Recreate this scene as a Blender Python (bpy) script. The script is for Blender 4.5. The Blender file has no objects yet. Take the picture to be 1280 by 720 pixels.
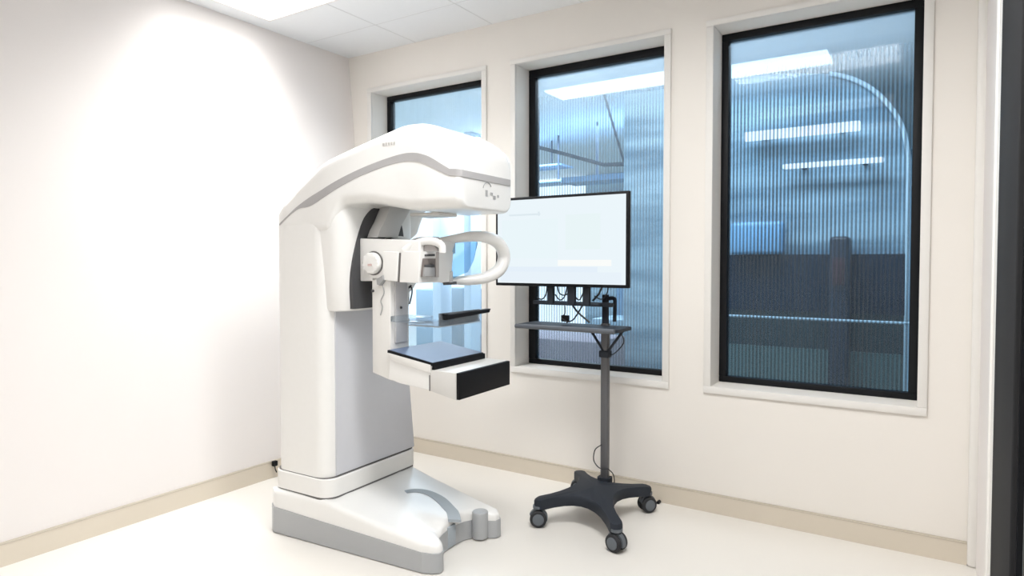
import bpy, bmesh, random
from math import *
from mathutils import Vector, Matrix
random.seed(4)
C = bpy.context.scene.collection
SC = bpy.context.scene

# ------------------------------------------------------------------ camera
F = 810.0; TH = radians(32.5); PITCH = radians(1.7)
CAM = Vector((3.435, -3.25, 1.252))
R = Vector((cos(TH), sin(TH), 0)); F0 = Vector((-sin(TH), cos(TH), 0))
FW = F0*cos(PITCH) + Vector((0, 0, -sin(PITCH)))
UP = F0*sin(PITCH) + Vector((0, 0, cos(PITCH)))
cd = bpy.data.cameras.new('camera'); cam = bpy.data.objects.new('camera', cd); C.objects.link(cam)
cd.sensor_width = 36; cd.lens = 36*F/1280; cd.shift_y = -8/1280; cd.clip_start = .02
M = Matrix((R, UP, -FW)).transposed().to_4x4(); M.translation = CAM
cam.matrix_world = M
SC.camera = cam

def ray(px, py): return FW + R*((px-640)/F) + UP*((352-py)/F)
def hit(px, py, n, c):
    d = ray(px, py); n = Vector(n)
    return CAM + d*((c - n.dot(CAM))/n.dot(d))
# machine frame
A = hit(338, 665, (0, 0, 1), 0); ANG = radians(1.5)
U = Vector((cos(ANG), sin(ANG), 0)); V = Vector((-sin(ANG), cos(ANG), 0))
def loc(p): d = p-A; return Vector((d.dot(U), d.dot(V), p.z))
def onz(px, py, z): return loc(hit(px, py, (0, 0, 1), z))
def onv(px, py, v): return loc(hit(px, py, V, v + A.dot(V)))
def onu(px, py, u): return loc(hit(px, py, U, u + A.dot(U)))
def wy(px, py, y): return hit(px, py, (0, 1, 0), y)

# ------------------------------------------------------------------ materials
def lin(c): return tuple(((x/255)/12.92 if x/255 <= .04045 else ((x/255+.055)/1.055)**2.4) for x in c)
def mat(name, rgb, rough=.5, metal=0, noise=0, nscale=40, bump=0, bscale=200, coat=0, spec=.5):
    m = bpy.data.materials.new(name); m.use_nodes = True
    nt = m.node_tree; b = nt.nodes['Principled BSDF']
    c = (*lin(rgb), 1)
    b.inputs['Base Color'].default_value = c; b.inputs['Roughness'].default_value = rough
    b.inputs['Metallic'].default_value = metal; b.inputs['Coat Weight'].default_value = coat
    b.inputs['Specular IOR Level'].default_value = spec
    tc = nt.nodes.new('ShaderNodeTexCoord')
    if True:
        n = nt.nodes.new('ShaderNodeTexNoise'); n.inputs['Scale'].default_value = nscale; n.inputs['Detail'].default_value = 4
        nt.links.new(tc.outputs['Object'], n.inputs['Vector'])
        mx = nt.nodes.new('ShaderNodeMix'); mx.data_type = 'RGBA'
        k = max(noise, .012)
        mx.inputs[6].default_value = tuple(x*(1-k) for x in c[:3])+(1,)
        mx.inputs[7].default_value = tuple(min(1, x*(1+k)) for x in c[:3])+(1,)
        nt.links.new(n.outputs['Fac'], mx.inputs[0]); nt.links.new(mx.outputs[2], b.inputs['Base Color'])
    if bump:
        n2 = nt.nodes.new('ShaderNodeTexNoise'); n2.inputs['Scale'].default_value = bscale
        nt.links.new(tc.outputs['Object'], n2.inputs['Vector'])
        bp = nt.nodes.new('ShaderNodeBump'); bp.inputs['Strength'].default_value = bump; bp.inputs['Distance'].default_value = .002
        nt.links.new(n2.outputs['Fac'], bp.inputs['Height']); nt.links.new(bp.outputs['Normal'], b.inputs['Normal'])
    return m
def emit(name, rgb, s):
    m = bpy.data.materials.new(name); m.use_nodes = True; nt = m.node_tree; nt.nodes.clear()
    e = nt.nodes.new('ShaderNodeEmission'); e.inputs[0].default_value = (*lin(rgb), 1); e.inputs[1].default_value = s
    o = nt.nodes.new('ShaderNodeOutputMaterial'); nt.links.new(e.outputs[0], o.inputs[0]); return m
def glass(name, tint, ribs=0, mod=0, head=0, spacing=.0175, rib_rgb=(225, 238, 248), haze=0, refl=.06, rmax=.5, top=9):
    """thin pane: tinted see-through + mirror reflection + vertical milky ribs"""
    m = bpy.data.materials.new(name); m.use_nodes = True; nt = m.node_tree; nt.nodes.clear()
    N = nt.nodes.new; L = nt.links.new
    o = N('ShaderNodeOutputMaterial'); t = N('ShaderNodeBsdfTransparent'); t.inputs[0].default_value = (*lin(tint), 1)
    g = N('ShaderNodeBsdfGlossy'); g.inputs['Roughness'].default_value = .03
    fr = N('ShaderNodeFresnel'); fr.inputs[0].default_value = 1.3
    mx = N('ShaderNodeMixShader'); L(fr.outputs[0], mx.inputs[0]); L(t.outputs[0], mx.inputs[1]); L(g.outputs[0], mx.inputs[2])
    last = mx
    if ribs or haze:
        d = N('ShaderNodeBsdfDiffuse'); d.inputs[0].default_value = (*lin(rib_rgb), 1)
        tr = N('ShaderNodeBsdfTranslucent'); tr.inputs[0].default_value = (*lin(rib_rgb), 1)
        dd = N('ShaderNodeMixShader'); dd.inputs[0].default_value = .5; L(d.outputs[0], dd.inputs[1]); L(tr.outputs[0], dd.inputs[2])
        m2 = N('ShaderNodeMixShader'); L(last.outputs[0], m2.inputs[1]); L(dd.outputs[0], m2.inputs[2])
        tc = N('ShaderNodeTexCoord'); sp = N('ShaderNodeSeparateXYZ'); L(tc.outputs['Object'], sp.inputs[0])
        a = N('ShaderNodeMath'); a.operation = 'MULTIPLY'; a.inputs[1].default_value = 2*pi/spacing; L(sp.outputs[0], a.inputs[0])
        s = N('ShaderNodeMath'); s.operation = 'SINE'; L(a.outputs[0], s.inputs[0])
        r = N('ShaderNodeMapRange'); r.inputs[1].default_value = -.5; r.inputs[2].default_value = 1
        r.inputs[3].default_value = haze; r.inputs[4].default_value = haze+ribs; L(s.outputs[0], r.inputs[0])
        # irregular rib strength
        mp = N('ShaderNodeMapping'); mp.inputs['Scale'].default_value = (9, 1, .9); L(tc.outputs['Object'], mp.inputs[0])
        nz = N('ShaderNodeTexNoise'); nz.inputs['Scale'].default_value = 1; L(mp.outputs[0], nz.inputs['Vector'])
        r2 = N('ShaderNodeMapRange'); r2.inputs[1].default_value = .3; r2.inputs[2].default_value = .65; r2.inputs[3].default_value = .6; L(nz.outputs[0], r2.inputs[0])
        # ribs fade out toward the clear band at the head of the pane
        r3 = N('ShaderNodeMapRange'); r3.inputs[1].default_value = top; r3.inputs[2].default_value = top-.25; L(sp.outputs[2], r3.inputs[0])
        p1 = N('ShaderNodeMath'); p1.operation = 'MULTIPLY'; L(r.outputs[0], p1.inputs[0]); L(r2.outputs[0], p1.inputs[1])
        p2 = N('ShaderNodeMath'); p2.operation = 'MULTIPLY'; L(p1.outputs[0], p2.inputs[0]); L(r3.outputs[0], p2.inputs[1])
        hd = N('ShaderNodeMapRange'); hd.inputs[1].default_value = 0; hd.inputs[2].default_value = 1; hd.inputs[3].default_value = head; hd.inputs[4].default_value = 0
        L(r3.outputs[0], hd.inputs[0])      # painted haze that pales the view at the head of the pane
        p3 = N('ShaderNodeMath'); p3.operation = 'ADD'; L(p2.outputs[0], p3.inputs[0]); L(hd.outputs[0], p3.inputs[1])
        L(p3.outputs[0], m2.inputs[0]); last = m2
        if mod:      # flutes let less light through along their flanks
            md = N('ShaderNodeMapRange'); md.inputs[1].default_value = -.7; md.inputs[2].default_value = .7; L(s.outputs[0], md.inputs[0])
            q1 = N('ShaderNodeMath'); q1.operation = 'MULTIPLY'; L(md.outputs[0], q1.inputs[0]); L(r3.outputs[0], q1.inputs[1])
            q2 = N('ShaderNodeMath'); q2.operation = 'MULTIPLY'; L(q1.outputs[0], q2.inputs[0]); L(r2.outputs[0], q2.inputs[1])
            cm = N('ShaderNodeMix'); cm.data_type = 'RGBA'; c0 = lin(tint)
            cm.inputs[6].default_value = (*c0, 1); cm.inputs[7].default_value = (*[x*(1-mod) for x in c0], 1)
            L(q2.outputs[0], cm.inputs[0]); L(cm.outputs[2], t.inputs[0])
    L(last.outputs[0], o.inputs[0]); return m

WALL = mat('wall_paint', (230, 225, 222), .85, noise=.015, nscale=3, bump=.05)
WALL_B = mat('back_wall_paint', (233, 228, 221), .85, noise=.015, nscale=3, bump=.05)
TRIMW = mat('trim_paint', (228, 225, 220), .55)
CEILM = mat('ceiling_paint', (232, 234, 236), .9, noise=.01)
FLOORM = mat('vinyl_floor', (226, 222, 215), .38, noise=.02, nscale=2, spec=.35)
BASEM = mat('baseboard_vinyl', (212, 202, 186), .5, noise=.04, nscale=2)
BASET = mat('baseboard_cap', (184, 174, 158), .5)
BLACK = mat('black_aluminium', (12, 14, 18), .5, spec=.25)
CHAR = mat('charcoal_door_frame', (48, 48, 49), .8, spec=.1)
WHITE = mat('machine_white', (234, 233, 230), .32, coat=.3)
WHITE2 = mat('machine_off_white', (226, 224, 220), .4)
SILVER = mat('silver_paint', (172, 174, 176), .4, metal=.15)
PANELG = mat('grey_front_panel', (210, 211, 216), .45, metal=.1)
DARKG = mat('dark_grey_recess', (72, 72, 74), .6)
SEAM = mat('seam_shadow_gap', (110, 108, 106), .7)
MIDG = mat('mid_grey_plastic', (158, 158, 158), .5)
BLKP = mat('black_plastic', (12, 13, 17), .5, spec=.2)
PLATE = mat('carbon_plate', (116, 130, 156), .4, spec=.15)  # blue-grey base colour stands in for the window reflected in the plate
CARTM = mat('cart_dark_grey', (44, 48, 55), .6, spec=.2)
POLEM = mat('pole_grey', (98, 98, 100), .35, metal=.5)
WHEELM = mat('castor_grey', (96, 102, 108), .5)
RUB = mat('castor_rubber', (36, 37, 40), .7)
CABLE = mat('black_cable', (24, 24, 26), .5)
CABLEG = mat('grey_cable', (120, 120, 122), .5)
PINK = mat('pale_pink_emblem', (216, 190, 186), .5)
CLEAR = glass('clear_acrylic', (240, 246, 250), haze=.13, rib_rgb=(225, 230, 236))
SHIELD = glass('tinted_face_shield', (205, 228, 244), haze=.12, rib_rgb=(200, 225, 245))

# ------------------------------------------------------------------ mesh helpers
def obj(name, bm, m, parent=None, smooth=True, ang=35):
    me = bpy.data.meshes.new(name); bmesh.ops.recalc_face_normals(bm, faces=bm.faces); bm.to_mesh(me); bm.free()
    o = bpy.data.objects.new(name, me); C.objects.link(o); me.materials.append(m)
    if smooth:
        me.shade_smooth()
        me.set_sharp_from_angle(angle=radians(ang))
    if parent: o.parent = parent
    return o
def thing(name, label, cat, where=(0, 0, 0), rot=0, group=None):
    o = bpy.data.objects.new(name, None); C.objects.link(o); o.empty_display_size = .1
    o.location = where; o.rotation_euler = (0, 0, rot); o['label'] = label; o['category'] = cat
    if group: o['group'] = group
    return o
def tag(o, label, cat, group=None, kind=None):
    if label: o['label'] = label
    if cat: o['category'] = cat
    if group: o['group'] = group
    if kind: o['kind'] = kind
    return o
def struct(name, bm, m, smooth=False):
    o = obj(name, bm, m, None, smooth); o['kind'] = 'structure'; return o
def box(bm, lo, hi, bev=0, seg=3):
    lo = Vector(lo); hi = Vector(hi)
    r = bmesh.ops.create_cube(bm, size=1)
    vs = r['verts']
    for v in vs: v.co = Vector((lo[i] + (v.co[i]+.5)*(hi[i]-lo[i]) for i in range(3)))
    if bev:
        es = list({e for v in vs for e in v.link_edges})
        bmesh.ops.bevel(bm, geom=es, offset=bev, segments=seg, profile=.5, affect='EDGES')
    return bm
def B(lo, hi, bev=0, seg=3): return box(bmesh.new(), lo, hi, bev, seg)
def hexa(bm, p, bev=0, seg=3):
    """8 corners: near quad p0..p3 then far quad p4..p7 (matching order)"""
    vs = [bm.verts.new(q) for q in p]
    fs = [bm.faces.new([vs[i] for i in f]) for f in ((0, 1, 2, 3), (7, 6, 5, 4), (0, 4, 5, 1), (1, 5, 6, 2), (2, 6, 7, 3), (3, 7, 4, 0))]
    bmesh.ops.recalc_face_normals(bm, faces=fs)
    if bev: bmesh.ops.bevel(bm, geom=list({e for f in fs for e in f.edges}), offset=bev, segments=seg, profile=.5, affect='EDGES')
    return bm
def prism(poly, z0, z1, bev=0, seg=2, axis='z', bm=None):
    """extrude polygon; axis z: poly=(x,y); axis v: poly=(u,z) extruded over y; axis u: poly=(v,z) over x"""
    bm = bm or bmesh.new()
    def P(a, h):
        return {'z': (a[0], a[1], h), 'v': (a[0], h, a[1]), 'u': (h, a[0], a[1])}[axis]
    lo = [bm.verts.new(P(a, z0)) for a in poly]; hi = [bm.verts.new(P(a, z1)) for a in poly]
    n = len(poly); f1 = bm.faces.new(lo); f2 = bm.faces.new(hi)
    for i in range(n): bm.faces.new((lo[i], lo[(i+1) % n], hi[(i+1) % n], hi[i]))
    bmesh.ops.recalc_face_normals(bm, faces=bm.faces)
    if bev:
        es = list(set(f1.edges) | set(f2.edges))
        bmesh.ops.bevel(bm, geom=es, offset=bev, segments=seg, profile=.5, affect='EDGES')
    return bm
def rrect(x0, y0, x1, y1, r, n=6):
    out = []
    for cx, cy, a0 in ((x1-r, y0+r, -pi/2), (x1-r, y1-r, 0), (x0+r, y1-r, pi/2), (x0+r, y0+r, pi)):
        for i in range(n+1):
            a = a0 + pi/2*i/n; out.append((cx+r*cos(a), cy+r*sin(a)))
    return out
def loft(rings, bm=None, caps=True, closed=True):
    bm = bm or bmesh.new(); L = [[bm.verts.new(p) for p in r] for r in rings]
    n = len(rings[0])
    for a, b in zip(L, L[1:]):
        for i in range(n if closed else n-1):
            j = (i+1) % n
            try: bm.faces.new((a[i], a[j], b[j], b[i]))
            except ValueError: pass
    if caps: bm.faces.new(L[0]); bm.faces.new(L[-1])
    return bm
def spline(pts, n=8):
    pts = [Vector(p) for p in pts]; out = []
    for i in range(len(pts)-1):
        p0 = pts[max(i-1, 0)]; p1 = pts[i]; p2 = pts[i+1]; p3 = pts[min(i+2, len(pts)-1)]
        for k in range(n):
            t = k/n; out.append(.5*((2*p1)+(p2-p0)*t+(2*p0-5*p1+4*p2-p3)*t*t+(3*p1-p0-3*p2+p3)*t**3))
    out.append(pts[-1]); return out
def tube(pts, r, seg=8, bm=None, closed=False, sx=1, sy=1, up=(0, 0, 1)):
    """sweep; r number or per-point list. sx,sy flatten the section"""
    pts = [Vector(p) for p in pts]; rings = []; n = len(pts)
    prev = None
    for i, p in enumerate(pts):
        if closed: t = pts[(i+1) % n]-pts[i-1]
        else: t = pts[min(i+1, n-1)]-pts[max(i-1, 0)]
        t.normalize()
        ref = Vector(up)
        if prev is None:
            if abs(t.dot(ref)) > .95: ref = Vector((1, 0, 0))
            a = ref.cross(t).normalized()
        else:
            a = (prev - t*prev.dot(t))
            a = a.normalized() if a.length > 1e-6 else Vector((1, 0, 0))
        prev = a; b = t.cross(a)
        rr = r[i] if isinstance(r, (list, tuple)) else r
        rings.append([p + a*(rr*sx*cos(2*pi*k/seg)) + b*(rr*sy*sin(2*pi*k/seg)) for k in range(seg)])
    if closed: rings.append(rings[0]); return loft(rings, bm, caps=False)
    return loft(rings, bm)
def cyl(p0, p1, r, seg=24, bm=None, bev=0):
    bm2 = tube([p0, p1], r, seg)
    if bev:
        es = [e for e in bm2.edges if all(len(f.verts) < 5 for f in e.link_faces) is False]
        bmesh.ops.bevel(bm2, geom=es, offset=bev, segments=3, profile=.5, affect='EDGES')
    if bm is None: return bm2
    me = bpy.data.meshes.new('t'); bm2.to_mesh(me); bm2.free(); bm.from_mesh(me); bpy.data.meshes.remove(me); return bm
def grid(fn, nu, nv, bm=None):
    bm = bm or bmesh.new(); g = [[bm.verts.new(fn(i/nu, j/nv)) for j in range(nv+1)] for i in range(nu+1)]
    for i in range(nu):
        for j in range(nv):
            bm.faces.new((g[i][j], g[i+1][j], g[i+1][j+1], g[i][j+1]))
    return bm, g

# ------------------------------------------------------------------ ROOM
H = 2.68; XR = 3.63; YF = -5.2
# floor and ceiling
struct('floor', B((-.15, YF-.1, -.1), (4.3, .0, 0)), FLOORM)
LX0, LX1, LY0, LY1 = .13, 1.33, -1.34, -.74         # recessed panel light near the left wall
PAN = [(LX0, LY0, LX1, LY1), 0, (2.0, -3.4, 3.2, -2.8), (2.0, -4.6, 3.2, -4.0)]
PAN[1] = (2.1, -1.94, 3.3, -1.34)
def rects_minus(x0, x1, y0, y1, holes):
    xs = sorted({x0, x1} | {h[i] for h in holes for i in (0, 2)}); ys = sorted({y0, y1} | {h[i] for h in holes for i in (1, 3)})
    for a, b in zip(xs, xs[1:]):
        for c, d in zip(ys, ys[1:]):
            mx, my = (a+b)/2, (c+d)/2
            if any(h[0] < mx < h[2] and h[1] < my < h[3] for h in holes): continue
            yield a, c, b, d
bm = bmesh.new()
for a, c, b, d in rects_minus(-.1, 4.3, YF-.1, .0, PAN): box(bm, (a, c, H), (b, d, H+.12))
ceil = struct('ceiling', bm, CEILM)
bm = bmesh.new()                                     # faint tile joints
for x in (.0+.6*k for k in range(1, 7)):
    for (ya, yb) in ((-.74, -.0), (-1.7, -1.34)):
        box(bm, (x+.02, ya+.005, H-.0012), (x+.026, yb, H+.001))
for y in (-.37, ): box(bm, (.02, y, H-.0012), (3.6, y+.005, H+.001))
tr = struct('trim_1', bm, mat('ceiling_joint', (218, 219, 220), .9))
# back wall with the three openings
WZ0, WZ1 = .635, 2.412
WIN = [(.231, 1.150), (1.393, 2.293), (2.543, 3.416)]
bm = bmesh.new()
for a, c, b, d in rects_minus(-.15, 4.3, 0, H+.12, [(w[0], WZ0, w[1], WZ1) for w in WIN]): box(bm, (a, 0, c), (b, .2, d))
struct('wall_back', bm, WALL_B)
# left wall (its foot stands further in than its head)
TX, BX = 0.0, .245
p = [(TX-.4, YF-.1, H+.1), (TX, YF-.1, H+.1), (BX, YF-.1, 0), (BX-.6, YF-.1, 0)]
bm = hexa(bmesh.new(), [Vector(q) for q in p] + [Vector((q[0], 0, q[2])) for q in p])
struct('wall_left', bm, WALL)
struct('wall_front', B((-.6, YF-.1, 0), (4.3, YF, H)), WALL)
# right wall: stub beside the window wall, then the dark framed opening
YD = -.80
bm = bmesh.new(); box(bm, (XR, YD, 0), (XR+.14, 0, H)); box(bm, (XR, YF, 0), (XR+.14, -3.05, H)); box(bm, (XR, -3.05, 2.5), (XR+.14, YD, H))
struct('wall_right', bm, WALL)
bm = bmesh.new(); box(bm, (XR-.010, YD-.012, 0), (XR+.02, YD+.12, 2.5), .004); box(bm, (XR-.016, YD+.10, 0), (XR+.02, YD+.135, 2.5), .006)
struct('trim_2', bm, TRIMW)
# cove strip in the corner
struct('trim_3', B((XR-.03, -.03, 0), (XR+.01, .0, H), .012), TRIMW, True)
# baseboards
def bb(name, p0, p1, nrm, lean=0):
    d = Vector(nrm)*.012; bm = bmesh.new(); p0 = Vector(p0); p1 = Vector(p1)
    k = lean
    def q(a, off, z): return Vector((a.x + off.x - k*z, a.y+off.y, z))
    o0 = Vector((0, 0, 0))
    hexa(bm, [q(p0, o0, 0), q(p0, d, 0), q(p0, d, .089), q(p0, o0, .089), q(p1, o0, 0), q(p1, d, 0), q(p1, d, .089), q(p1, o0, .089)])
    o = struct(name, bm, BASEM)
    bm = hexa(bmesh.new(), [q(p0, o0, .089), q(p0, d*1.15, .089), q(p0, d*.9, .096), q(p0, o0, .096), q(p1, o0, .089), q(p1, d*1.15, .089), q(p1, d*.9, .096), q(p1, o0, .096)])
    c = obj('cap_strip', bm, BASET, o, False)
bb('baseboard_back', (BX, 0, 0), (XR-.03, 0, 0), (0, -1, 0))
bb('baseboard_left', (BX, YF, 0), (BX, 0, 0), (1, 0, 0), lean=(BX-TX)/(H+.1)*1.0)
# dark sliding door on the right
d = bpy.data.objects.new('door_1', None); C.objects.link(d); d.location = (XR, YD, 0); d['kind'] = 'structure'
bm = B((-.012, -.50, 0), (.12, -.014, 2.5), .004); obj('door_frame', bm, CHAR, d)
bm = B((-.0, -.515, 0), (.10, -.50, 2.5)); obj('door_gasket', bm, BLACK, d)
bm = B((.012, -2.23, .0), (.06, -.515, 2.5)); obj('door_leaf', bm, mat('brushed_grey_leaf', (150, 152, 156), .35, metal=.6), d)
bm = B((.004, -.62, .02), (.015, -.60, 2.48), .002); obj('door_edge_pull', bm, BLACK, d)

# windows
GL = [glass('window_glass_left', (234, 242, 248), haze=.16, ribs=.03, top=9), glass('window_glass_middle', (226, 236, 243), ribs=.07, mod=.32, head=.28, haze=.10, spacing=.0175, top=1.66),
      glass('window_glass_right', (214, 228, 238), ribs=.05, mod=.5, head=.30, haze=.02, spacing=.0175, top=1.66)]  # head and haze are a painted veil lightening the hall view
FY = .145
for i, (x0, x1) in enumerate(WIN):
    w = bpy.data.objects.new('window_%d' % (i+1), None); C.objects.link(w); w.location = (x0, 0, WZ0); w['kind'] = 'structure'
    W = x1-x0; Hh = WZ1-WZ0; t = .036; fw = (.034, .046, .036)[i]
    bm = bmesh.new()
    for a, b in (((-t, -.012, -t), (W+t, .0, 0)), ((-t, -.012, Hh), (W+t, 0, Hh+t*.8)), ((-t, -.012, 0), (0, 0, Hh)), ((W, -.012, 0), (W+t, 0, Hh))): box(bm, a, b, .003, 2)
    obj('window_casing', bm, TRIMW, w)
    bm = bmesh.new()
    y0, y1 = FY, FY+.05
    for a, b in (((0, y0, 0), (W, y1, .03)), ((0, y0, Hh-fw), (W, y1, Hh)), ((0, y0, .03), (fw, y1, Hh-fw)), ((W-fw, y0, .03), (W, y1, Hh-fw))): box(bm, a, b, .003, 2)
    obj('window_frame', bm, BLACK, w)
    bm = B((fw, FY+.03, .03), (W-fw, FY+.032, Hh-fw))
    o = obj('window_pane', bm, GL[i], w, False)

# ------------------------------------------------------------------ ceiling lights
PANE = emit('light_diffuser', (255, 255, 255), 3.0)
lab = ['recessed square edged ceiling light panel nearest the left wall corner']
for i, (x0, y0, x1, y1) in enumerate(PAN):
    t = thing('ceiling_light', lab[0] if i == 0 else 'recessed white ceiling light panel further from the corner', 'ceiling light', ((x0+x1)/2, (y0+y1)/2, H), group=None if i == 0 else 'ceiling light panels behind the camera')
    hx, hy = (x1-x0)/2, (y1-y0)/2
    bm = bmesh.new()
    for a, b in (((-hx, -hy, 0), (-hx+.012, hy, .07)), ((hx-.012, -hy, 0), (hx, hy, .07)), ((-hx+.012, -hy, 0), (hx-.012, -hy+.012, .07)), ((-hx+.012, hy-.012, 0), (hx-.012, hy, .07))): box(bm, a, b)
    obj('light_frame', bm, WHITE2, t, False)
    obj('light_diffuser', B((-hx+.012, -hy+.012, .03), (hx-.012, hy-.012, .036)), PANE, t, False)
    l = bpy.data.lights.new('panel_lamp', 'AREA'); l.shape = 'RECTANGLE'; l.size = (x1-x0)*.94; l.size_y = (y1-y0)*.9
    l.energy = (17, 32, 9, 8)[i]; l.spread = radians((124, 168, 140, 140)[i]); l.color = (1, 1, .995)
    lo = bpy.data.objects.new('panel_lamp', l); C.objects.link(lo); lo.location = (0, 0, .022); lo.parent = t

# ------------------------------------------------------------------ MACHINE
mac = thing('mammography_machine', 'tall white mammography machine with arched head standing on a split grey base', 'medical machine', A, ANG)
VC = .335
def hw(u):
    if u < .07: return .245 + .06*sqrt(max(0, 1-(1-max(u, 0)/.07)**2))
    if u < .34: return .305
    if u < .8: t = (u-.34)/.46; return .305 - .085*(t*t*(3-2*t))
    return .220 - .03*(u-.8)/.25
def onside(px, py):
    v = .05
    for _ in range(30):
        q = onv(px, py, v); v = .5*v + .5*(VC - hw(q.x))
    return onv(px, py, v)
# base: silver plinth and white cover
def uf(t):
    """front outline of base; t=0 near side, 1 far side"""
    key = [(0, .86), (.03, .905), (.07, .925), (.12, .922), (.165, .90), (.20, .872), (.27, .84), (.40, .825), (.52, .818), (.65, .826), (.76, .848), (.81, .875), (.845, .92), (.88, .94), (.94, .945), (.975, .93), (1, .89)]
    for (a, x), (b, y) in zip(key, key[1:]):
        if a <= t <= b:
            s = (t-a)/(b-a); s = s*s*(3-2*s)*.5 + s*.5; return x+(y-x)*s
    return key[-1][1]
def vmin(u): s = min(max((u+.03)/.98, 0), 1); return -.0+.048*s
def vmax(u): s = min(max((u+.03)/.98, 0), 1); return .675 - .14*s
def bxy(t, s):
    ub = -.03 + .05*max(0, 1-min(t, 1-t)/.07)**2
    u = ub + s*(uf(t)-ub)
    return u, vmin(u) + t*(vmax(u)-vmin(u))
NT = [0, .004, .01, .02, .03, .045, .06] + [.06+.88*i/44 for i in range(1, 44)] + [.94, .955, .97, .98, .99, .996, 1]
NS = [0, .004, .01, .02, .035, .06] + [.06+.88*i/20 for i in range(1, 20)] + [.94, .96, .975, .985, .993, .997, 1]
zg = lambda u: .122 - .040*min(max(u/.94, 0), 1)
def ztop(u): s = min(max((u-.34)/.6, 0), 1); return .203 - .088*(s**.85)
def slab(zlo, zhi, inset=0):
    bm = bmesh.new(); top = []; bot = []
    for t in NT:
        rt = []; rb = []
        for s in NS:
            x, y = bxy(t, s); x2 = .45+(x-.45)*(1-inset*2.2); y2 = .3+(y-.3)*(1-inset*3)
            rt.append(bm.verts.new((x2, y2, zhi(x, y, t, s)))); rb.append(bm.verts.new((x2, y2, zlo(x))))
        top.append(rt); bot.append(rb)
    a, b = len(NT), len(NS)
    for i in range(a-1):
        for j in range(b-1):
            bm.faces.new((top[i][j], top[i+1][j], top[i+1][j+1], top[i][j+1])); bm.faces.new((bot[i][j], bot[i][j+1], bot[i+1][j+1], bot[i+1][j]))
    for i in range(a-1):
        for j in (0, b-1): bm.faces.new((top[i][j], top[i+1][j], bot[i+1][j], bot[i][j]))
    for j in range(b-1):
        for i in (0, a-1): bm.faces.new((top[i][j], top[i][j+1], bot[i][j+1], bot[i][j]))
    return bm
obj('base_plinth', slab(lambda x: .004, lambda x, y, t, s: zg(x)), SILVER, mac, ang=50)
def covz(x, y, t, s):
    u, v = x, y
    d = min(v-vmin(u), vmax(u)-v, (uf(t)-u)*.9, u+.03+1e-6); d = max(d, 0); r = .022
    h = ztop(u)
    k = max(zg(u)+.004, h - r*(1-sqrt(max(0, 1-(1-min(d, r)/r)**2))))
    # scoop on the near prong side and a shallow dish to the notch
    g = exp(-((v-.20)/.045)**2)*max(0, min(1, (u-.68)/.12)); k -= .022*g
    k = max(k, zg(u)+.003)
    return k
obj('base_cover', slab(lambda x: zg(x)+.0005, covz, .004), WHITE, mac, ang=60)
# curved silver inlay across the cover
def oncover(px, py):
    z = .15
    for _ in range(12): z = ztop(onz(px, py, z).x)
    return onz(px, py, z)
pl = [oncover(px, py) for px, py in ((507, 615), (520, 613.5), (535, 616), (550, 624), (562, 636), (566, 641), (568.5, 650))]
sp = spline(pl, 6); bm = bmesh.new(); rings = []
for i, q in enumerate(sp):
    tt = (sp[min(i+1, len(sp)-1)]-sp[max(i-1, 0)]).normalized(); n = Vector((-tt.y, tt.x, 0)); w_ = .013+.015*min(1, i/18)
    zz = lambda p: ztop(p.x)+.002
    a = q-n*w_; b = q+n*w_
    rings.append([(a.x, a.y, zz(a)-.012), (a.x, a.y, zz(a)), (b.x, b.y, zz(b)), (b.x, b.y, zz(b)-.012)])
INL = mat('pale_grey_inlay', (168, 176, 182), .6, spec=.2)
obj('base_inlay', loft(rings), INL, mac)
e0 = sp[-1]; tq = (e0.y-vmin(e0.x))/(vmax(e0.x)-vmin(e0.x))
obj('base_inlay', B((uf(tq)-.01, e0.y-.028, .006), (uf(tq)+.006, e0.y+.028, zg(.82)+.012), .003), INL, mac)
# round grey foot pad on the far prong
q = onz(603, 640, .125)
obj('base_foot', cyl((q.x-.012, q.y, .006), (q.x-.012, q.y, .128), .036, 24, bev=.006), SILVER, mac)

# column skirt, column
def rr3(u0, v0, u1, v1, r, z): return [(x, y, z) for x, y in rrect(u0, v0, u1, v1, r)]
SK0, SK1 = -.012, .338
sk = [(.185, 0), (.288, 0), (.292, .004)]
obj('column_skirt', loft([rr3(SK0-.004+d, .024+d, SK1+.014-d, .650-d, .065, z) for z, d in ((.209, 0), (.286, 0), (.291, .004))]), WHITE, mac)
obj('skirt_gap', loft([rr3(SK0-.001, .027, SK1+.011, .647, .063, z) for z in (.19, .209)]), SEAM, mac)
obj('skirt_gap', loft([rr3(SK0+.002, .03, SK1+.008, .644, .062, z) for z in (.291, .2945)]), SEAM, mac)
obj('column_shell', loft([rr3(0, .03, .335, .640-.11*(z-.29), .065, z) for z in (.2945, .7, 1.1, 1.42)]), WHITE, mac)
# grey front panel slightly proud of the column front
bm = loft([[(.32, .088, z), (.341, .088, z), (.341, .628-.11*(z-.29), z), (.32, .628-.11*(z-.29), z)] for z in (.298, 1.06)]); obj('front_panel', bm, PANELG, mac)
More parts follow.
